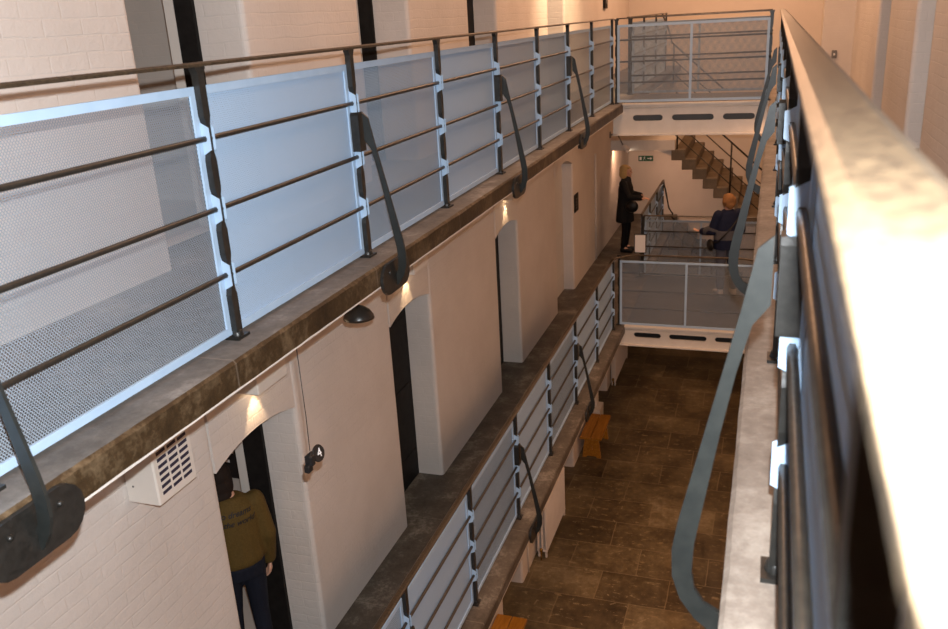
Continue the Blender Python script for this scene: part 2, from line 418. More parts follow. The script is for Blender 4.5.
# ------------------------------------------------------------------ railings
NODES = (.275, .545, .82)
HR = 1.10
def post_mb(p, t, nrm, h=HR-.012, base=True):
    """cast post; t along the rail, nrm towards the void"""
    p, t, nrm = V(p), V(t), V(nrm)
    L = [(0,.016)]; w, k = .0195, .011
    L = [(.0, .017), (.03, .017), (.034, w)]
    for z in NODES:
        L += [(z-.085, w), (z-.055, k), (z+.055, k), (z+.085, w)]
    L += [(h-.03, w), (h-.01, .03), (h, .03)]
    poly = [(a, z) for z, a in L] + [(-a, z) for z, a in reversed(L)]
    mb = MB(); mb.prism(poly, p - nrm*.015, t, (0,0,1), nrm*.03)
    for z in NODES: mb.ell(p + V((0,0,z)), (.021,.021,.021), 10, 6)
    if base:
        mb.cap(p + V((0,0,.0)), p + V((0,0,.02)), .03, .024, 10)
        q = p + nrm*.0
        a, b = t*.042, nrm*.032
        mb.loft([[q-a-b, q+a-b, q+a+b, q-a+b], [x + V((0,0,.014)) for x in (q-a-b, q+a-b, q+a+b, q-a+b)]], smooth=False)
    return mb
def strut_parts(par, p, t, nrm, edge):
    """bent flat bar from a sleeve on the post out over the void and back under the slab edge"""
    p, t, nrm = V(p), V(t), V(nrm)
    sl = MB(); sl.prism([(-.034,.575),(.034,.575),(.034,.76),(.026,.775),(-.026,.775),(-.034,.76)], p - nrm*.028, t, (0,0,1), nrm*.062)
    outer = [(.045,.772),(.075,.745),(.10,.62),(.215,.10),(.226,.03),(.224,-.04),(.205,-.10),(.17,-.15),(.135,-.178),(.095,-.19)]
    inner = [(.095,-.128),(.115,-.124),(.150,-.104),(.172,-.07),(.180,-.025),(.177,.05),(.130,.34),(.104,.48),(.078,.585),(.045,.63)]
    st = MB(); st.prism(outer + inner, p - t*.006, nrm, (0,0,1), t*.012)
    so = obj('strut', st, M['strut'], par)
    obj('sleeve', sl, M['iron'], so)
    if edge < .13: return
    fp = MB(); poly = []
    for k in range(9): a = -PI/2 + PI*k/8; poly.append((.10 + .08*math.cos(a), -.095 + .085*math.sin(a)))
    for k in range(9): a = PI/2 + PI*k/8; poly.append((-.10 + .08*math.cos(a), -.095 + .085*math.sin(a)))
    fp.prism(poly, p + nrm*(edge+.001), t, (0,0,1), nrm*.018)
    for u in (-.09, .09): fp.ell(p + nrm*(edge+.019) + t*u + V((0,0,-.06)), (.011,)*3, 8, 5)
    fp.box(*[tuple(map(f, a, b)) for f, a, b in ((min, p + nrm*.06 - t*.03, p + nrm*(edge+.019) + t*.03), (max, p + nrm*.06 - t*.03, p + nrm*(edge+.019) + t*.03))]) if False else None
    obj('foot_plate', fp, M['iron'], so)
def panel_parts(par, p, q, nrm, kind, tabs=True, mull=False, side=-1, top=1.015, bot=.02):
    """perforated sheet with its frame between two posts; side -1 sits on the gallery side"""
    p, q, nrm = V(p), V(q), V(nrm); t = (q-p).normalized(); L = (q-p).length
    o = nrm*(.022*side); g = .014; Z = V((0,0,1))
    sh = MB(); a, b = p + t*(g+.01) + o, q - t*(g+.01) + o
    sh.loft([[a+Z*bot, b+Z*bot, b+Z*top, a+Z*top], [x + nrm*.0015*side for x in (a+Z*bot, b+Z*bot, b+Z*top, a+Z*top)]], smooth=False)
    pan = obj('mesh_panel', sh, M[kind], par)
    fr = MB(); w, d = .032, nrm*.009
    def bar(u0, u1, z0, z1): fr.prism([(u0,z0),(u1,z0),(u1,z1),(u0,z1)], p + o + nrm*.0015, t, Z, d)
    bar(g, L-g, bot, bot+w); bar(g, L-g, top-w, top); bar(g, g+w, bot+w, top-w); bar(L-g-w, L-g, bot+w, top-w)
    if mull: bar(L/2-w/2, L/2+w/2, bot+w, top-w)
    if tabs:
        for z in NODES:
            for u in (g+.001, L-g-.003)[1 if tabs == 2 else 0:]:
                fr.prism([(-.02,z-.066),(.024,z-.042),(.024,z+.042),(-.02,z+.066)], p + t*u, nrm, Z, t*.002)
    obj('panel_frame', fr, M['blue'], pan)
def railing(name, label, posts, nrm, kinds, struts=(), edge=.143, hand=None, ends=True, tabs=True, mull=False, group=None, skip_panel=(), panel_side=-1, rail_r=.011):
    """posts: list of base points along one line"""
    posts = [V(p) for p in posts]; t = (posts[-1]-posts[0]).normalized()
    R = thing(name, label, 'railing', posts[0], group)
    hp = hand or [posts[0], posts[-1]]
    hb = MB(); path = []
    for a, b in zip(hp[:-1], hp[1:]):
        a, b = V(a), V(b); n = max(1, int((b-a).length/.5))
        path += [a + (b-a)*i/n for i in range(n)]
    path.append(V(hp[-1])); hb.tube([p + V((0,0,HR-.006)) for p in path], 0, flat=(.068 if edge < .13 else .046, .016))
    obj('handrail', hb, M['handrail'], R)
    for i, p in enumerate(posts):
        if ends or 0 < i < len(posts)-1: obj('post', post_mb(p, t, nrm), M['iron'], R)
        if i in struts: strut_parts(R, p, t, nrm, edge)
    for z in NODES:
        rb = MB(); a, b = posts[0] + V((0,0,z)), posts[-1] + V((0,0,z)); n = max(2, int((b-a).length/.6))
        rb.tube([a + (b-a)*i/n for i in range(n+1)], rail_r, 8); obj('rail', rb, M['rail'], R)
    for i, (a, b) in enumerate(zip(posts[:-1], posts[1:])):
        if i in skip_panel: continue
        panel_parts(R, a, b, nrm, kinds[i % len(kinds)], (2 if tabs and edge < .13 and i == 0 else tabs), mull, panel_side)
    return R
LX = -2.05
UY = [.28,1.55,2.82,4.09,5.34,6.60,7.88,9.15,10.43,11.82]
railing('gallery_railing', 'long black iron railing with pale blue mesh panels, on the upper left stone gallery', [(LX,y,ZU) for y in UY], (1,0,0),
        ['mesh_dense','mesh_open','mesh_dense','mesh_mid','mesh_dense','mesh_mid','mesh_mid','mesh_open','mesh_open'], struts=(1,3,5,7),
        hand=[(LX,-1.2,ZU),(LX,11.86,ZU)])
LY = [1.57,2.85,4.13,5.41,6.70,7.97,9.28,10.63,11.90]
def arc(c, r, a0, a1, n=8): return [(c[0]+r*math.cos(a0+(a1-a0)*k/n), c[1]+r*math.sin(a0+(a1-a0)*k/n), c[2]) for k in range(n+1)]
railing('gallery_railing', 'long black iron railing with grey-blue mesh panels, on the lower left gallery above the benches', [(LX,y,ZL) for y in LY], (1,0,0),
        ['mesh_mid','mesh_mid','mesh_dense','mesh_mid','mesh_dense','mesh_mid','mesh_dense','mesh_dense'], struts=(2,4,6), hand=[(LX,1.0,ZL),(LX,11.95,ZL)])
RY = [.44,1.71,2.98,4.25,5.52,6.79,8.06,9.33,10.6,11.87]
railing('gallery_railing', 'blurred close railing running along the right edge of the photo, pale handrail nearest the viewer', [(.065,y,ZU) for y in RY], (-1,0,0),
        ['mesh_dense','mesh_mid'], struts=(1,3,5,7), edge=.112, hand=[(.065,-1.4,ZU),(.065,11.9,ZU)])

# footbridges between the galleries
def stadium(x0, x1, z0, z1, n=6):
    r = (z1-z0)/2; zc = (z0+z1)/2
    return [(x1-r + r*math.sin(PI*k/n), zc + r*math.cos(PI*k/n)) for k in range(n+1)] + [(x0+r - r*math.sin(PI*k/n), zc - r*math.cos(PI*k/n)) for k in range(n+1)]
def plate_with_slots(name, outer, slots, y, th, m, par):
    cu = bpy.data.curves.new(name, 'CURVE'); cu.dimensions = '2D'; cu.fill_mode = 'BOTH'; cu.extrude = th/2
    for P in [outer] + slots:
        sp = cu.splines.new('POLY'); sp.points.add(len(P)-1); sp.use_cyclic_u = True
        for i, (x, z) in enumerate(P): sp.points[i].co = (x, z, 0, 1)
    tmp = bpy.data.objects.new('tmp', cu); COL.objects.link(tmp); bpy.context.view_layer.update()
    me = bpy.data.meshes.new_from_object(tmp.evaluated_get(bpy.context.evaluated_depsgraph_get()))
    bpy.data.objects.remove(tmp); bpy.data.curves.remove(cu)
    me.transform(Matrix(((1,0,0,0),(0,0,-1,y+th/2),(0,1,0,0),(0,0,0,1)))); w = world_of(par); me.transform(Matrix.Translation(-w))
    me.materials.clear(); me.materials.append(m); o = bpy.data.objects.new(name, me); COL.objects.link(o); o.parent = par; return o
def bridge(label, y0, y1, z, hb, slots, web):
    R = thing('footbridge', label, 'bridge', (-1.0, y0, z))
    d = MB(); d.box((-1.906,y0+.02,z-.1), (-.046,y1,z-.004)); obj('deck', d, M['deck'], R)
    zt, zb = z-.02, z-hb
    plate_with_slots('beam', [(-2.04,zb),(.05,zb),(.05,zt),(-2.04,zt)], [stadium(a,b,z-.175 if web=='slot_dark' else z-.23,z-.095 if web=='slot_dark' else z-.15) for a,b in slots], y0-.02, .03, M['white_metal'], R)
    fl = MB(); fl.box((-2.04,y0-.075,zb-.018), (.05,y0+.06,zb)); fl.box((-2.04,y0-.045,zt), (.05,y0+.06,z+.0)); obj('flange', fl, M['white_metal'], R)
    ti = MB(); k = .012
    for a, b in (((-2.0,zt-.12),(-1.9,zt-.035)),((-1.9,zt-.035),(-.1,zt-.035)),((-.1,zt-.035),(0,zt-.12))):
        ti.tube([(a[0],y0-.022,a[1]),(b[0],y0-.022,b[1])], .006, 6)
    obj('moulding', ti, M['white_metal'], R)
    w = MB(); w.box((-1.9,y0+.10,zb+.01), (-.06,y0+.12,z-.1)); obj('web_plate', w, M[web], R)
    b2 = MB(); b2.box((-1.906,y1-.03,zb), (-.046,y1+.0,z-.1)); obj('rear_beam', b2, M['white_metal'], R)
    return R
SL = [(-1.775,-1.375),(-1.256,-.715),(-.60,-.20)]
bridge('upper white steel footbridge with three grey slots in its beam', 11.86, 13.2, ZU, .40, SL, 'slot_grey')
bridge('lower white steel footbridge with three black slots in its beam', 12.1, 14.75, ZL, .28, SL, 'slot_dark')
def bridge_rail(label, y, z, nrm, kind, curves=False, x0=-2.0, x1=-.06, mull=True):
    hand = None
    if curves:
        hand = [(LX,y-.50,z)] + [(LX+.36-.36*math.cos(PI/2*k/7), y-.40+.40*math.sin(PI/2*k/7), z) for k in range(8)] + [(-.34+.36*math.sin(PI/2*k/7), y-.40*(1-math.cos(PI/2*k/7)), z) for k in range(8)]
    return railing('bridge_railing', label, [(x0,y,z),(x1,y,z)], nrm, [kind], hand=hand, tabs=False, mull=mull, panel_side=1, rail_r=.012)
bridge_rail('front railing of the upper footbridge, two pale mesh panels behind three thin rails', 11.88, ZU, (0,-1,0), 'mesh_bridge')
bridge_rail('rear railing of the upper footbridge, seen through the front mesh', 13.12, ZU, (0,1,0), 'mesh_bridge')
bridge_rail('front railing of the lower footbridge, grey mesh in front of the standing visitor', 12.12, ZL, (0,-1,0), 'mesh_bridge', True)
bridge_rail('rear railing of the lower footbridge, pale blue frame behind the standing visitor', 14.68, ZL, (0,1,0), 'mesh_bridge')

# landings' railings and the stairs at the far end
for z, lab, y0 in ((ZU, 'landing railing on the upper level at the far left, beyond the upper footbridge', 13.3), (ZL, 'landing railing on the lower level under the leaning blond woman\'s hand', 14.85)):
    ys = [y0 + (17.95-y0)*k/3 for k in range(4)]
    railing('landing_railing', lab, [(LX,y,z) for y in ys], (1,0,0), ['mesh_dense'], hand=[(LX,y0-.1,z),(LX,17.98,z)])
RUN, RISE = .207, .187
def flight(label, z_top, x0, n, y0, y1):
    R = thing('stone_staircase', label, 'stairs', (x0, y0, z_top))
    for k in range(n):
        x = x0 + RUN*k; z = z_top - RISE*(k+1); s = MB()
        s.cbox((x-.03,y0,z-RISE*1.12), (x+RUN+.035,y1,z), .008)
        obj('step', s, M['step'], R)
    return R
flight('far flight of brown stone steps descending rightwards along the end wall, under the upper footbridge', 5.29, -1.80, 10, 17.3, YE-.003)
flight('lower flight of stone steps going down from the lower landing, behind the mesh', ZL, -1.90, 12, 17.95, YE-.003)
def balustrade(label, z_top, x0, n, y, hs=(.31,.57,.84), hh=1.12, start=None):
    R = thing('stair_balustrade', label, 'railing', (x0, y, z_top))
    sl = -RISE/RUN
    def pt(x, h): return V((x, y, z_top - RISE + sl*(x-x0) + h))
    xe = x0 + RUN*n
    for h in hs:
        b = MB(); b.tube([pt(x0+.03,h), pt(xe,h)], .011, 8); obj('rail', b, M['rail'], R)
    hb = MB(); hb.tube((start or []) + [pt(x0+.03,hh), pt(xe,hh)], .017, 8); obj('handrail', hb, M['rail'], R)
    for k in range(0, n, 5):
        x = x0 + RUN*(k+.35); zb = z_top - RISE*(k+1); b = MB(); b.tube([(x,y,zb),(x,y,pt(x,hh).z)], .017, 8); obj('post', b, M['iron'], R)
balustrade('black balustrade of the upper stone flight, thin sloping rails', 5.29, -1.80, 10, 17.36)
balustrade('black balustrade of the lower flight, beside the leaning woman', ZL, -1.90, 12, 18.0, start=[V((LX,17.95,ZL+HR-.01)), V((LX+.07,18.0,ZL+HR-.35)), V((LX+.12,18.0,ZL+HR-.60)), V((LX+.2,18.0,ZL+.38))], hs=(.22,), hh=.52)
balustrade('black sloping rails behind the upper footbridge, seen through its mesh', ZU, -1.90, 5, 17.36, start=[V((LX,17.30,ZU+HR-.01)), V((LX+.10,17.36,ZU+HR-.25)), V((LX+.16,17.36,ZU+HR-.45))], hs=(.25,.5), hh=.78)
tr = MB(); tr.box((WX,17.3,5.09), (-1.765,YE,5.29)); tr.prism([(-2.25,5.09),(-1.765,5.09),(-1.765,4.92)], (0,17.5,0), (1,0,0), (0,0,1), (0,2.0,0)); struct('trim_40', tr, M['white_metal'])
# floor at the far end of the lower landing hall
# ------------------------------------------------------------------ fittings on the walls
def grille_box():
    R = thing('vent_box', 'cream metal box with a slotted grille under the upper gallery slab', 'vent', (WX, 3.3, 5.5))
    x1 = -2.83; z0, z1 = 5.50, 6.02; y0, y1 = 3.04, 3.35
    b = MB(); b.cbox((WX,y0,z0), (x1,y1,z1), .008); obj('casing', b, M['box'], R)
    g = MB()
    for c in range(3):
        for r in range(12):
            yy = y0+.035 + c*.085; zz = z0+.05 + r*.037
            g.prism([(yy,zz),(yy+.068,zz+.004),(yy+.068,zz+.022),(yy,zz+.018)], (x1-.001,0,0), (0,1,0), (0,0,1), (.003,0,0))
    obj('grille', g, M['purple'], R)
    s = MB()
    for z in (z0+.1, z1-.1): s.lathe([(.006,0),(.006,.003),(.001,.004)], (WX+.05,y0+.0015,z), 8, axis=(0,-1,0))
    obj('screw', s, M['slot_grey'], R)
grille_box()
def light_box(label, y, z, w=.17, h=.17, d=.17):
    R = thing('wall_light', label, 'light', (WX, y, z), 'white box lights above the cell doors')
    b = MB(); b.cbox((WX,y-w,z), (WX+d,y+w,z+h), .006); obj('casing', b, M['box'], R)
    g = MB(); g.box((WX+.04,y-w*.7,z+h), (WX+d-.02,y+w*.7,z+h+.012)); obj('diffuser', g, M['glow'], R)
    g = MB(); g.box((WX+.05,y-w*.35,z-.008), (WX+.12,y+w*.35,z)); obj('lens', g, M['glow'], R)
    for dz, e, ang in ((-.03, LAMP, 58),):
        L = bpy.data.lights.new('door_lamp', 'SPOT'); L.energy = e; L.color = (1,.68,.38); L.spot_size = math.radians(ang); L.spot_blend = .5; L.shadow_soft_size = .02
        o = bpy.data.objects.new('door_lamp', L); COL.objects.link(o); o.location = (WX+.075, y, z+dz); o.rotation_euler = (0, math.radians(16), 0)
LAMP = 7.0
light_box('white box light above the doorway with the olive-jacketed visitor', 4.22, 5.66)
light_box('white box light above the second cell doorway, beside the dark dome lamp', 6.72, 5.68)
light_box('white box light above the far narrow cell doorway, its beam on the arch', 9.86, 5.68)
R = thing('pendant_lamp', 'dark bronze dome lamp hanging under the upper gallery slab', 'lamp', (-2.3, 4.38, 6.06))
b = MB(); b.lathe([(r*.57,z*.62) for r, z in ((.006,.105),(.03,.102),(.075,.085),(.125,.05),(.16,.0),(.166,-.028),(.158,-.03),(.12,.035),(.07,.07),(.004,.085))], (-2.3,4.38,6.10), 32); obj('lamp_shade', b, M['bronze'], R)
b = MB(); b.tube([(-2.3,4.38,6.16),(-2.3,4.38,ZU-TH)], .009, 8); b.lathe([(.04,0),(.04,-.025),(.012,-.04)], (-2.3,4.38,ZU-TH), 16); obj('stem', b, M['bronze'], R)
R = thing('hanging_tag', 'black clip with a round 4 disc hanging on a cord from the upper slab', 'tag', (-1.93, 3.10, 5.86))
c = V((-1.93, 3.07, 5.85)); tc = (c - V((0,0,CZ))).normalized()
b = MB(); b.tube([(-1.93,3.06,ZU-TH),(-1.93,3.065,6.1),(-1.93,3.06,5.92)], .0022, 6); obj('cord', b, M['black_plastic'], R)
b = MB(); b.cbox((-1.95,3.03,5.845), (-1.91,3.07,5.905), .008); b.cbox((-1.945,3.01,5.825), (-1.915,3.05,5.865), .006); b.cbox((-1.94,3.05,5.885), (-1.92,3.08,5.91), .005); obj('clip', b, M['black_plastic'], R)
d = MB(); dn_ = V((.93,-.12,.25)).normalized(); dc = V((-1.915,3.105,5.885)); d.lathe([(.039,-.005),(.042,0),(.039,.005)], dc, 24, smooth=False, axis=dn_); obj('disc', d, M['black_plastic'], R)
def text_mesh(s, size, shear=0, extrude=.0008, bold=.0006):
    cu = bpy.data.curves.new('txt', 'FONT'); cu.body = s; cu.size = size; cu.shear = shear; cu.extrude = extrude; cu.offset = bold; cu.align_x = 'CENTER'; cu.align_y = 'CENTER'
    o = bpy.data.objects.new('txt', cu); COL.objects.link(o); bpy.context.view_layer.update()
    me = bpy.data.meshes.new_from_object(o.evaluated_get(bpy.context.evaluated_depsgraph_get())); bpy.data.objects.remove(o); bpy.data.curves.remove(cu); return me
def place_text(name, s, size, at, right, up, m, par, shear=0, proj=None, extrude=.0008):
    me = text_mesh(s, size, shear, extrude, 0 if len(s) < 2 else .0006); right, up, at = V(right).normalized(), V(up).normalized(), V(at); nn = right.cross(up)
    w = world_of(par)
    for v in me.vertices:
        p = at + right*v.co.x + up*v.co.y + nn*v.co.z
        if proj:
            hit = proj.ray_cast(p + nn*.4, -nn)
            if hit[0] is not None: p = hit[0] + nn*(.003 + v.co.z)
        v.co = p - w
    me.materials.clear(); me.materials.append(m); o = bpy.data.objects.new(name, me); COL.objects.link(o); o.parent = par; me.update(); return o
rt = V((0,0,1)).cross(dn_).normalized(); place_text('number', '4', .062, dc + dn_*.0075, rt, dn_.cross(rt), M['white'], R)
# exit sign, plaque, small spotlight, switch, wall fitting
R = thing('exit_sign', 'small green exit sign with running figure on the end wall beside the stairs', 'sign', (-2.5, YE, 4.72))
s = 1.065; xa, xb, za, zb = -2.80, -2.47, 4.50, 4.62
b = MB(); b.box((xa,YE-.02,za), (xb,YE,zb)); obj('panel', b, M['green'], R)
g = MB(); y = YE-.0215
def quad(P): g.prism(P, (0,y,0), (1,0,0), (0,0,1), (0,.0015,0))
cx, cz = xa+.06, (za+zb)/2
quad([(cx-.035,cz-.035),(cx+.012,cz-.035),(cx+.012,cz+.035),(cx-.035,cz+.035)])
quad([(xb-.13,cz-.008),(xb-.06,cz-.008),(xb-.06,cz+.008),(xb-.13,cz+.008)]); quad([(xb-.065,cz-.03),(xb-.02,cz),(xb-.065,cz+.03)])
px_ = xa+.135; quad([(px_-.012,cz-.005),(px_+.006,cz-.005),(px_+.012,cz+.022),(px_-.004,cz+.022)]); quad([(px_-.03,cz+.008),(px_-.004,cz+.014),(px_-.004,cz+.022),(px_-.03,cz+.016)])
quad([(px_-.012,cz-.005),(px_-.004,cz-.005),(px_-.022,cz-.038),(px_-.03,cz-.034)]); quad([(px_,cz-.005),(px_+.007,cz-.005),(px_+.022,cz-.025),(px_+.016,cz-.03)])
quad([(px_+.006+.011*math.cos(2*PI*k/10), cz+.034+.011*math.sin(2*PI*k/10)) for k in range(10)])
obj('pictogram', g, M['white'], R)
R = thing('wall_plaque', 'small dark plaque on the left wall past the grey niche', 'sign', (WX, 13.9, 4.7))
b = MB(); b.cbox((WX,13.78,4.60), (WX+.02,14.06,4.90), .004); obj('board', b, M['door'], R)
b = MB()
for k in range(4): b.box((WX+.02,13.84,4.66+.05*k), (WX+.0212,13.84+(.16 if k % 2 else .12),4.672+.05*k))
obj('lettering', b, M['slot_grey'], R)
R = thing('spotlight', 'small white spotlight on an arm, high on the left wall behind the blond woman', 'light', (WX, 17.2, 5.4))
b = MB(); b.tube([(WX,17.2,5.42),(WX+.16,17.2,5.42),(WX+.26,17.2,5.22)], .014, 8); b.box((WX,17.15,5.36), (WX+.02,17.25,5.48)); obj('arm', b, M['slot_grey'], R)
ax = V((.62,.15,-.55)).normalized(); c0 = V((WX+.25,17.2,5.20)); b = MB(); b.lathe([(.03,0),(.05,.03),(.06,.16),(.052,.162)], c0, 16, axis=ax); obj('lamp_head', b, M['white_metal'], R)
b = MB(); b.lathe([(.05,.158),(.05,.163)], c0, 16, axis=ax); obj('bulb', b, M['spotglow'], R)
R = thing('wall_switch', 'small grey switch box on the cream wall past the right gallery', 'switch', (.80, 13.6, 7.0))
b = MB(); b.cbox((.76,13.57,6.95), (.83,13.6,7.06), .004); obj('plate', b, M['slot_grey'], R); b = MB(); b.box((.783,13.562,6.99), (.807,13.57,7.02)); obj('rocker', b, M['white_metal'], R)
b = MB(); b.tube([(.795,13.588,6.95),(.795,13.588,6.57)], .008, 6); obj('conduit', b, M['white_metal'], R)
R = thing('call_point', 'small dark box high on the upper left wall near the far end', 'wall box', (WX, 16.6, 7.9))
b = MB(); b.cbox((WX,16.5,7.80), (WX+.04,16.78,8.05), .006); obj('casing', b, M['door'], R); b = MB(); b.lathe([(.04,0),(.04,.006)], (WX+.04,16.64,7.92), 14, axis=(1,0,0)); obj('dial', b, M['slot_grey'], R)
cp = MB(); cp.tube([(WX+.015,15.6,ZL+.02),(WX+.015,15.6,5.3)], .018, 8)
tag(obj('conduit_pipe', cp, M['brick'], None, (WX+.015,15.6,ZL)), 'thin painted pipe running down the left wall before the blond woman', 'pipe')
# notice beside the lower footbridge
R = thing('notice_board', 'small white framed notice at the rear left end of the lower footbridge', 'sign', (LX, 14.62, 3.75))
b = MB(); b.cbox((-2.15,14.60,3.72), (-1.94,14.625,4.06), .004); obj('frame', b, M['iron'], R); b = MB(); b.box((-2.135,14.597,3.735), (-1.955,14.60,4.045)); obj('sheet', b, M['white'], R)
b = MB(); b.tube([(-2.045,14.615,ZL),(-2.045,14.615,3.73)], .014, 8); b.lathe([(.09,0),(.09,.012),(.02,.02)], (-2.045,14.615,ZL), 20); obj('stand', b, M['iron'], R)

# benches
def bench(label, x0, y0, ln, w=.40, h=.45):
    R = thing('bench', label, 'bench', (x0+w/2, y0, 0), 'orange wooden benches on the ground floor')
    for k in range(2):
        b = MB(); a = x0 + k*(w/2+.006); b.cbox((a,y0,h-.04), (a+w/2-.006,y0+ln,h), .006); obj('plank', b, M['wood'], R)
    for yy in (y0+.10, y0+ln-.15):
        b = MB(); c = x0+w/2
        b.prism([(-.17,0),(-.10,0),(-.08,.03),(.08,.03),(.10,0),(.17,0),(.125,h-.04),(-.125,h-.04)], (c,yy,0), (1,0,0), (0,0,1), (0,.05,0)); obj('support', b, M['wood'], R)
    b = MB(); b.box((x0+w/2-.018,y0+.06,.17), (x0+w/2+.018,y0+ln-.06,.25)); obj('stretcher', b, M['wood'], R)
bench('orange wooden bench farther away, whole in view beside the white pier', -2.99, 13.74, 1.02)
bench('orange wooden bench cut off by the bottom edge of the photo', -3.01, 7.68, 1.02)
# radiators
def radiator(label, x0, y0, y1, h=.90, d=.11):
    R = thing('radiator', label, 'radiator', (x0, y0, 0), 'white column radiators on the ground floor')
    n = int((y1-y0)/.05)
    for k in range(n):
        y = y0 + (k+.5)*.05; b = MB()
        for c in (0, .5, 1): b.cap((x0+.02+(d-.04)*c,y,.13), (x0+.02+(d-.04)*c,y,h-.03), .019, .019, 8)
        for z in (.12, h-.03): b.cap((x0+.02,y,z), (x0+d-.02,y,z), .024, .024, 8)
        obj('column', b, M['radiator'], R)
    for yy in (y0+.03, y1-.06):
        b = MB(); b.box((x0+.01,yy,0), (x0+.04,yy+.03,.12)); b.box((x0+d-.04,yy,0), (x0+d-.01,yy+.03,.12)); obj('foot', b, M['radiator'], R)
    b = MB(); b.tube([(x0+d/2,y0-.05,0),(x0+d/2,y0-.05,.12),(x0+d/2,y0+.02,.12)], .013, 8); b.ell((x0+d/2,y0-.05,.17), (.028,.028,.04), 10, 6); obj('valve', b, M['brass'], R)
radiator('white column radiator between the two benches, under the lower gallery', -2.99, 10.62, 11.9, d=.16)
radiator('white column radiator at the far end, below the lower footbridge', -3.0, 17.1, 18.8)
R = thing('pipe_casing', 'white pipe casing with a box at its foot, behind the farther bench', 'casing', (-3.0, 15.3, 0))
b = MB(); b.box((WX+.001,15.25,.35), (WX+.07,15.4,ZL-TH-.01)); obj('duct', b, M['box'], R); b = MB(); b.cbox((WX+.001,15.1,.0), (WX+.16,15.5,.36), .006); obj('cover', b, M['box'], R)
R = thing('wall_socket', 'grey switch box with conduit on the ground floor pier beside the nearer radiator', 'socket', (WX, 10.2, .9))
b = MB(); b.cbox((WX,10.17,.80), (WX+.04,10.26,.92), .004); obj('plate', b, M['slot_grey'], R); b = MB(); b.tube([(WX+.02,10.215,.8),(WX+.02,10.215,.02)], .012, 8); obj('conduit', b, M['white_metal'], R)

# poster inside the open cell
R = thing('wall_panel', 'dark information panel with white lines inside the open lower cell', 'poster', (-4.35, 5.43, 4.6))
b = MB(); b.box((-4.75,5.41,4.15), (-4.05,5.438,5.05)); obj('board', b, M['black_plastic'], R)
b = MB()
for k in range(5): b.box((-4.66,5.408,4.3+.09*k), (-4.66+(.45,.5,.38,.48,.42)[k],5.41,4.325+.09*k))
b.prism([(-4.5,4.80),(-4.42,4.80),(-4.36,4.95),(-4.30,4.80),(-4.22,4.80),(-4.32,5.02),(-4.40,5.02)], (0,5.408,0), (1,0,0), (0,0,1), (0,.002,0))
obj('lettering', b, M['white'], R)

# ------------------------------------------------------------------ people
class Fig:
    """a figure in local metres: +y is forward, +x its right; placed by base point and heading"""
    def __init__(s, name, label, base, heading, scale=1.0):
        s.base = V(base); h = V((heading[0], heading[1], 0)).normalized(); s.f = h; s.r = V((h.y, -h.x, 0)); s.k = scale
        s.R = thing(name, label, 'person', base)
    def w(s, p): return s.base + (s.r*p[0] + s.f*p[1] + V((0,0,p[2])))*s.k
    def loft(s, mb, rings, n=16):
        """rings: (x,y,z,rx,ry)"""
        mb.loft([[s.w((x + rx*math.cos(2*PI*k/n), y + ry*math.sin(2*PI*k/n), z)) for k in range(n)] for x, y, z, rx, ry in rings]); return mb
    def cap(s, mb, p, q, r1, r2, sq=1.0): mb.cap(s.w(p), s.w(q), r1*s.k, r2*s.k, 12, sq); return mb
    def ell(s, mb, c, r, n=14, k=10):
        rot = Matrix((s.r, s.f, V((0,0,1)))).transposed(); mb.ell(s.w(c), tuple(x*s.k for x in r), n, k, rot=rot); return mb
def hand(F, mb, wrist, d, pn, side, curl=.3):
    """palm, four unequal bent fingers and a thumb leaving the side of the palm. d = direction, pn = palm normal"""
    d = V(d).normalized(); pn = V(pn); pn = (pn - d*pn.dot(d)).normalized(); a = d.cross(pn).normalized()*side; w = V(wrist)
    for k in range(4):
        u = (-.028 + .0187*k); F.cap(mb, w + d*.015 + a*u*.7, w + d*.085 + a*u, .0125, .0105)
        l = (.062,.076,.08,.07)[k]; b = w + d*.088 + a*u
        d1 = (d*math.cos(curl) + pn*math.sin(curl)); d2 = (d*math.cos(curl*2.3) + pn*math.sin(curl*2.3))
        m = b + d1*l*.5; F.cap(mb, b, m, .0095, .0085); F.cap(mb, m, m + d2*l*.5, .0085, .007)
    t0 = w + d*.03 + a*.03; t1 = t0 + (d*.6 + a*.7 + pn*.3)*.042; t2 = t1 + (d*.9 + a*.2 + pn*.3)*.03
    F.cap(mb, t0, t1, .013, .011); F.cap(mb, t1, t2, .011, .0085)
def head(F, mb, c, tilt=0):
    x, y, z = c
    F.ell(mb, (x,y-.008,z+.025), (.074,.092,.095)); F.ell(mb, (x,y+.018,z-.045), (.056,.066,.068))
    F.cap(mb, (x,y+.082,z+.012), (x,y+.100,z-.022), .010, .014)
    F.ell(mb, (x,y+.072,z-.088), (.024,.020,.017)); F.ell(mb, (x,y+.080,z+.035), (.05,.012,.014))
    for sx in (-1,1): F.ell(mb, (x+sx*.075,y-.012,z), (.010,.020,.032)); F.ell(mb, (x+sx*.042,y+.055,z-.025), (.022,.02,.02))
def face_bits(F, c, par):
    x, y, z = c; e = MB()
    for sx in (-1,1): F.ell(e, (x+sx*.031,y+.079,z+.012), (.012,.006,.0065), 10, 6)
    obj('eyes', e, M['eye'], par); l = MB(); F.ell(l, (x,y+.083,z-.055), (.022,.007,.007), 10, 6); obj('lips', l, M['lip'], par)
def legs_body(F, mb, J):
    for s in ('l','r'):
        F.cap(mb, J['hip'+s], J['kn'+s], .078, .052); F.cap(mb, J['kn'+s], J['an'+s], .053, .036)
        F.cap(mb, J['an'+s], J['to'+s], .036, .026)
def arms_body(F, mb, J):
    for s in ('l','r'):
        F.cap(mb, J['sh'+s], J['el'+s], .047, .037); F.cap(mb, J['el'+s], J['wr'+s], .038, .026)
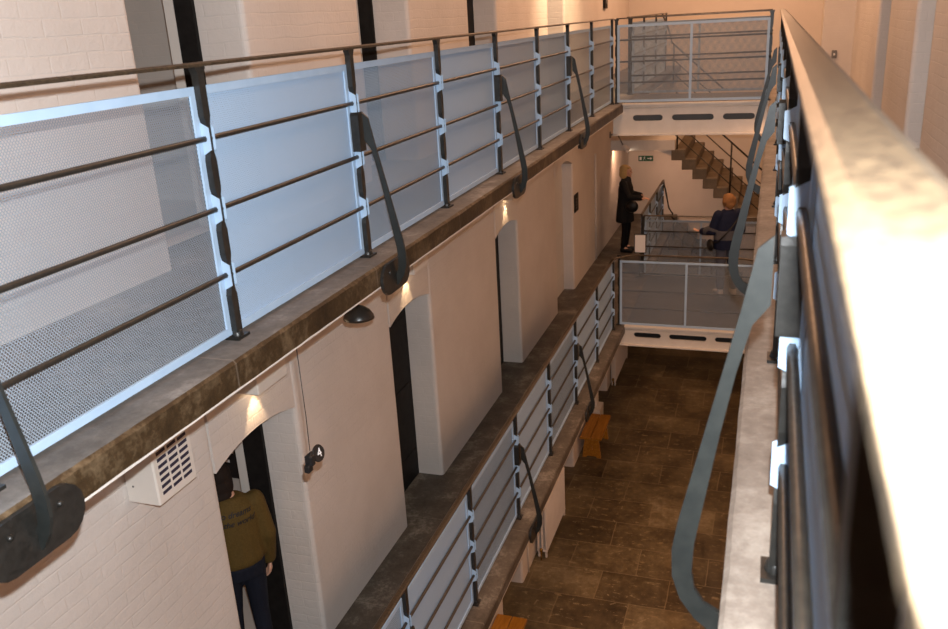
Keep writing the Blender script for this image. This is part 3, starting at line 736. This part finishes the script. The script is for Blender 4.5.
def base_J():
    return dict(hipl=(-.085,0,.88), hipr=(.085,0,.88), knl=(-.09,.015,.47), knr=(.09,.015,.47), anl=(-.095,-.02,.085), anr=(.095,-.02,.085), tol=(-.11,.13,.035), tor=(.11,.13,.035),
                shl=(-.165,-.01,1.36), shr=(.165,-.01,1.36))
TORSO = [(0,0,.84,.15,.11), (0,0,.92,.165,.12), (0,.005,1.05,.135,.10), (0,.01,1.18,.15,.11), (0,.005,1.30,.17,.11), (0,-.005,1.38,.14,.085), (0,-.005,1.43,.065,.06)]
def body(F, J, hc, hands):
    b = MB(); F.loft(b, TORSO); F.cap(b, (0,-.01,1.38), (hc[0]*.7,hc[1]*.6-.01,1.50), .058, .052); head(F, b, hc); legs_body(F, b, J); arms_body(F, b, J)
    for h in hands: hand(F, b, *h)
    o = fuse('body', b, M['skin'], F.R, .006*F.k, 3); face_bits(F, hc, F.R); return o
def trousers(F, J, m, k=1.0, name='trousers', low=.07):
    b = MB(); F.loft(b, [(0,0,.80,.165,.12),(0,0,.90,.18,.135),(0,0,1.0,.165,.125)])
    for s in ('l','r'):
        a = V(J['an'+s]); kn = V(J['kn'+s]); F.cap(b, J['hip'+s], kn, .098*k, .070*k); F.cap(b, kn, a + V((0,0,low)), .070*k, .058*k)
    return fuse(name, b, m, F.R, .010, 3)
def shoes(F, J, m, name='shoe', boot=0):
    for s in ('l','r'):
        b = MB(); a = V(J['an'+s]); t = V(J['to'+s]); F.cap(b, (a.x,a.y-.02,.05), (t.x,t.y+.015,.04), .046, .036); F.cap(b, (a.x,a.y,.06), (a.x,a.y+.005,.11+boot), .046, .05)
        sole = MB(); F.cap(b, (a.x,a.y-.03,.022), (t.x,t.y+.02,.022), .03, .03, 1.0)
        o = fuse(name, b, m, F.R, .007, 2)
        for v in o.data.vertices:
            v.co.z = max(v.co.z, .0)
def top(F, J, m, rings, name, r=(.068,.056,.047), it=4, cuff=.0):
    b = MB(); F.loft(b, rings)
    for s in ('l','r'):
        e, w = V(J['el'+s]), V(J['wr'+s]); w2 = w + (e-w).normalized()*cuff
        F.cap(b, J['sh'+s], e, r[0], r[1]); F.cap(b, e, w2, r[1], r[2])
    return fuse(name, b, m, F.R, .010, it)

# 1. blond woman leaning on the landing rail, in profile
F = Fig('person', 'blond woman in a black coat standing at the far left landing, hand on the rail', (-2.57, 16.30, ZL+.005), (1,-.12), 1.0)
J = base_J(); J['knl'] = (-.08,.03,.47); J['tol'] = (-.10,.12,.035)
J.update(ell=(-.22,.05,1.10), wrl=(-.10,.27,1.10), elr=(.25,.14,1.12), wrr=(.27,.38,1.12))
hc = (.0,.025,1.565)
body(F, J, hc, [((.27,.38,1.12),(.1,.9,.06),(0,0,-1),-1,.25), ((-.10,.27,1.10),(.5,.8,-.2),(.6,-.2,-.4),1,.6)])
trousers(F, J, M['legging'], .86, 'leggings', .02); shoes(F, J, M['boot'], 'boot', .18)
top(F, J, M['coat'], [(0,-.01,.60,.225,.175),(0,-.01,.66,.222,.17),(0,-.01,.80,.205,.16),(0,-.005,.95,.20,.15),(0,.0,1.10,.18,.14),(0,.005,1.25,.19,.14),(0,0,1.36,.165,.105),(0,-.005,1.44,.075,.07)], 'coat', (.072,.062,.052), 4, .01)
b = MB(); F.loft(b, [(0,.01,1.36,.13,.10),(0,.015,1.41,.105,.095),(0,.01,1.46,.082,.08),(0,.005,1.485,.07,.07)]); fuse('scarf', b, M['scarf'], F.R, .01, 2)
b = MB(); F.ell(b, (0,-.018,1.60), (.092,.105,.10)); F.ell(b, (0,-.05,1.52), (.092,.075,.10)); F.ell(b, (.07,-.015,1.52), (.03,.06,.095)); F.ell(b, (-.07,-.015,1.52), (.03,.06,.095)); F.ell(b, (.03,.075,1.645), (.05,.03,.025))
fuse('hair', b, M['blond'], F.R, .008, 2)
b = MB(); F.ell(b, (.17,.17,.93), (.07,.13,.12)); fuse('bag', b, M['boot'], F.R, .012, 4); b = MB(); b.tube([F.w(p) for p in ((.17,.12,1.0),(.20,.13,1.2),(.16,.06,1.40),(.10,-.05,1.41))], .009, 6); obj('bag_strap', b, M['boot'], F.R)

# 2. visitor on the lower bridge, seen from behind, arm held out
F = Fig('person', 'visitor with short auburn hair in a navy and grey top, back turned, arm held out', (-.56, 13.82, ZL), (-.45,.89), .985)
J = base_J(); J['anr'] = (.12,-.06,.085); J['tor'] = (.15,.08,.035); J['knr'] = (.10,.0,.47)
J.update(ell=(-.25,.02,1.10), wrl=(-.33,.24,1.05), elr=(.24,.02,1.08), wrr=(.13,.22,1.02))
hc = (.0,.045,1.565)
body(F, J, hc, [((-.33,.24,1.05),(-.55,.8,.0),(.1,.0,1),1,.2), ((.13,.22,1.02),(-.5,.8,0),(0,0,-1),1,.5)])
trousers(F, J, M['jean'], 1.06); shoes(F, J, M['paleshoe'])
jk = top(F, J, M['navy'], [(0,0,.80,.215,.165),(0,0,.90,.225,.17),(0,0,1.05,.205,.155),(0,0,1.18,.205,.15),(0,0,1.30,.20,.14),(0,-.005,1.38,.165,.11),(0,0,1.44,.085,.08)], 'fleece', (.085,.076,.062), 4, .02)
b = MB(); F.loft(b, [(0,0,.955,.226,.172),(0,0,1.05,.214,.163),(0,0,1.12,.213,.158)])
for s in ('l','r'):
    e, w = V(J['el'+s]), V(J['wr'+s]); sh = V(J['sh'+s]); F.cap(b, e + (sh-e)*.12, e + (w-e)*.5, .083, .075)
fuse('grey_panel', b, M['greyknit'], F.R, .012, 3)['label'] = 'grey lower band'
b = MB(); F.ell(b, (0,-.008,1.60), (.098,.112,.105)); F.ell(b, (0,-.05,1.535), (.085,.07,.075)); F.ell(b, (.065,.0,1.55), (.03,.055,.06)); F.ell(b, (-.065,.0,1.55), (.03,.055,.06)); F.ell(b, (0,.07,1.655), (.06,.035,.025)); F.ell(b, (.05,-.07,1.60), (.045,.04,.06)); F.ell(b, (-.05,-.075,1.58), (.045,.035,.055)); F.ell(b, (.0,-.09,1.62), (.05,.03,.05)); F.ell(b, (.085,-.03,1.57), (.025,.05,.05)); F.ell(b, (-.088,-.03,1.575), (.022,.05,.045)); F.ell(b, (.0,-.075,1.49), (.05,.03,.04)); fuse('hair', b, M['auburn'], F.R, .008, 2)
b = MB(); b.tube([F.w(p) for p in ((.19,-.06,1.36),(.10,-.15,1.30),(-.06,-.175,1.12),(-.20,-.12,.95),(-.235,.02,.90))], .013, 8); obj('bag_strap', b, M['boot'], F.R)
b = MB(); F.ell(b, (-.26,.05,.86), (.05,.11,.10)); fuse('bag', b, M['boot'], F.R, .012, 4)

# 3. visitor entering the open cell, seen from behind
F = Fig('person', 'visitor in an olive jacket and dark trousers going through the open cell doorway', (-3.42, 4.325, ZL+.006), (-.76,.65), 1.0)
J = base_J(); J['knl'] = (-.09,.06,.47); J['anl'] = (-.095,.08,.085); J['tol'] = (-.11,.23,.035)
J.update(ell=(-.25,.0,1.10), wrl=(-.25,.07,.86), elr=(.215,-.04,1.09), wrr=(.215,.03,.84))
hc = (-.035,.13,1.535)
body(F, J, hc, [((.215,.03,.84),(.03,.15,-1),(-1,.1,0),-1,.35), ((-.25,.07,.86),(-.05,.15,-1),(1,.1,0),1,.35)])
trousers(F, J, M['navytrouser'], .95); shoes(F, J, M['boot'])
jk = top(F, J, M['olive'], [(0,0,.92,.185,.142),(0,0,.96,.195,.15),(0,0,1.05,.192,.145),(0,0,1.18,.192,.142),(0,0,1.30,.190,.132),(0,-.005,1.38,.155,.105),(0,.01,1.44,.08,.075)], 'jacket', (.072,.062,.053), 4, .0)
bv = BVHTree.FromObject(jk, bpy.context.evaluated_depsgraph_get())
off = world_of(jk)
class Shift:
    def __init__(s, b, o): s.b = b; s.o = o
    def ray_cast(s, p, d):
        h = s.b.ray_cast(p - s.o, d); return (h[0] + s.o,) if h[0] is not None else (None,)
pj = Shift(bv, off)
for s, z in (('who dreams', 1.35), ('are the world', 1.287)):
    o = place_text('lettering', s, .056, F.w((-.03,-.2,z)), F.r, (0,0,1), M['print'], F.R, .35, pj, .0006)
b = MB(); F.ell(b, (-.035,.085,1.575), (.09,.108,.10)); F.ell(b, (-.035,.03,1.50), (.085,.06,.09)); F.ell(b, (-.035,.0,1.435), (.065,.045,.055)); F.ell(b, (.03,.09,1.50), (.03,.06,.09)); F.ell(b, (-.10,.09,1.50), (.03,.06,.09)); fuse('hair', b, M['brownhair'], F.R, .008, 2)

# ------------------------------------------------------------------ lights
def area(name, loc, size, e, col=(1,.60,.30), rot=(0,0,0)):
    L = bpy.data.lights.new(name, 'AREA'); L.shape = 'RECTANGLE'; L.size, L.size_y = size; L.energy = e; L.color = col
    o = bpy.data.objects.new(name, L); COL.objects.link(o); o.location = loc; o.rotation_euler = rot; return o
WARM = (1,.54,.30)
for y, e in ((1.5,42),(6.5,75),(11.5,130)): area('ceiling_lamp', (-1.0,y,10.45), (1.0,2.4), e, WARM)
area('hall_lamp', (-.6,16.9,10.45), (2.0,2.0), 190, WARM)
area('bridge_fill', (-1.0,13.0,6.30), (1.7,.2), 18, WARM, (math.radians(62), 0, 0))  # unseen fill added under the deck to brighten the end wall
for y in (.5,4,7.5,11): area('gallery_fill', (.55,y,6.35), (1.0,2.0), 26 if y < 6 else 31, WARM)  # added fill without a fixture, evens the light on the left wall
for y in (3,8,13): area('gallery_fill', (.55,y,3.05), (1.0,2.0), 34, WARM)  # same added fill for the ground floor
for z in (ZL, ZU):  # warm fill added inside the open cells, no fixture
    Lp = bpy.data.lights.new('cell_fill', 'POINT'); Lp.energy = 9; Lp.color = WARM; Lp.shadow_soft_size = .1; op = bpy.data.objects.new('cell_fill', Lp); COL.objects.link(op); op.location = (-5.2, 4.0, z+2.4)
L = bpy.data.lights.new('wall_washer', 'SPOT'); L.energy = 800; L.color = (1,.68,.40); L.spot_size = math.radians(70); L.spot_blend = .8; L.shadow_soft_size = .1
o = bpy.data.objects.new('wall_washer', L); COL.objects.link(o); o.location = (-1.6,12.6,10.2); o.rotation_euler = (V((-3.03,12.9,8.2)) - o.location).to_track_quat('-Z','Y').to_euler()
area('landing_fill', (-2.70,17.5,5.06), (.5,.15), 13, (1,.56,.34), (math.radians(55), 0, 0))  # hidden fill added below the half-landing to lift the end wall
L = bpy.data.lights.new('spotlight_lamp', 'SPOT'); L.energy = 75; L.color = (1,.56,.36); L.spot_size = math.radians(75); L.spot_blend = .9; L.shadow_soft_size = .05
o = bpy.data.objects.new('spotlight_lamp', L); COL.objects.link(o); o.location = (WX+.36,17.2,4.98); o.rotation_euler = (V((-.9,19.6,4.1)) - o.location).to_track_quat('-Z','Y').to_euler()
W = bpy.data.worlds.new('world'); SC.world = W; W.use_nodes = True
W.node_tree.nodes['Background'].inputs[0].default_value = (1,.65,.4,1); W.node_tree.nodes['Background'].inputs[1].default_value = .02

# ------------------------------------------------------------------ camera and its flash
CM = ((.94684335,.31708392,-.05427209),(.05544746,-.32704079,-.94338216),(-.3168805,.89022587,-.3272379))
r_, d_, f_ = (V(x) for x in CM)
cam = bpy.data.cameras.new('camera'); co = bpy.data.objects.new('camera', cam); COL.objects.link(co)
co.matrix_world = Matrix(((r_.x,-d_.x,-f_.x,0),(r_.y,-d_.y,-f_.y,0),(r_.z,-d_.z,-f_.z,CZ),(0,0,0,1)))
cam.sensor_fit = 'HORIZONTAL'; cam.sensor_width = 23.5; cam.lens = 853.47*23.5/948; cam.clip_start = .02
cam.dof.use_dof = True; cam.dof.focus_distance = 5.8; cam.dof.aperture_fstop = 3.3
SC.camera = co
L = bpy.data.lights.new('camera_flash', 'SPOT'); L.energy = 690; L.color = (.93,.97,1.0); L.spot_size = math.radians(110); L.spot_blend = .35; L.shadow_soft_size = .015
o = bpy.data.objects.new('camera_flash', L); COL.objects.link(o)
o.matrix_world = Matrix.Translation(V((0,0,CZ)) + r_*.026 - d_*.11) @ co.matrix_world.to_3x3().to_4x4()

SC.cycles.transparent_max_bounces = 24
SC.cycles.use_denoising = True
vs = SC.view_settings
vs.view_transform = 'Standard'; vs.look = 'None'; vs.exposure = .12; vs.gamma = 1; vs.use_curve_mapping = False
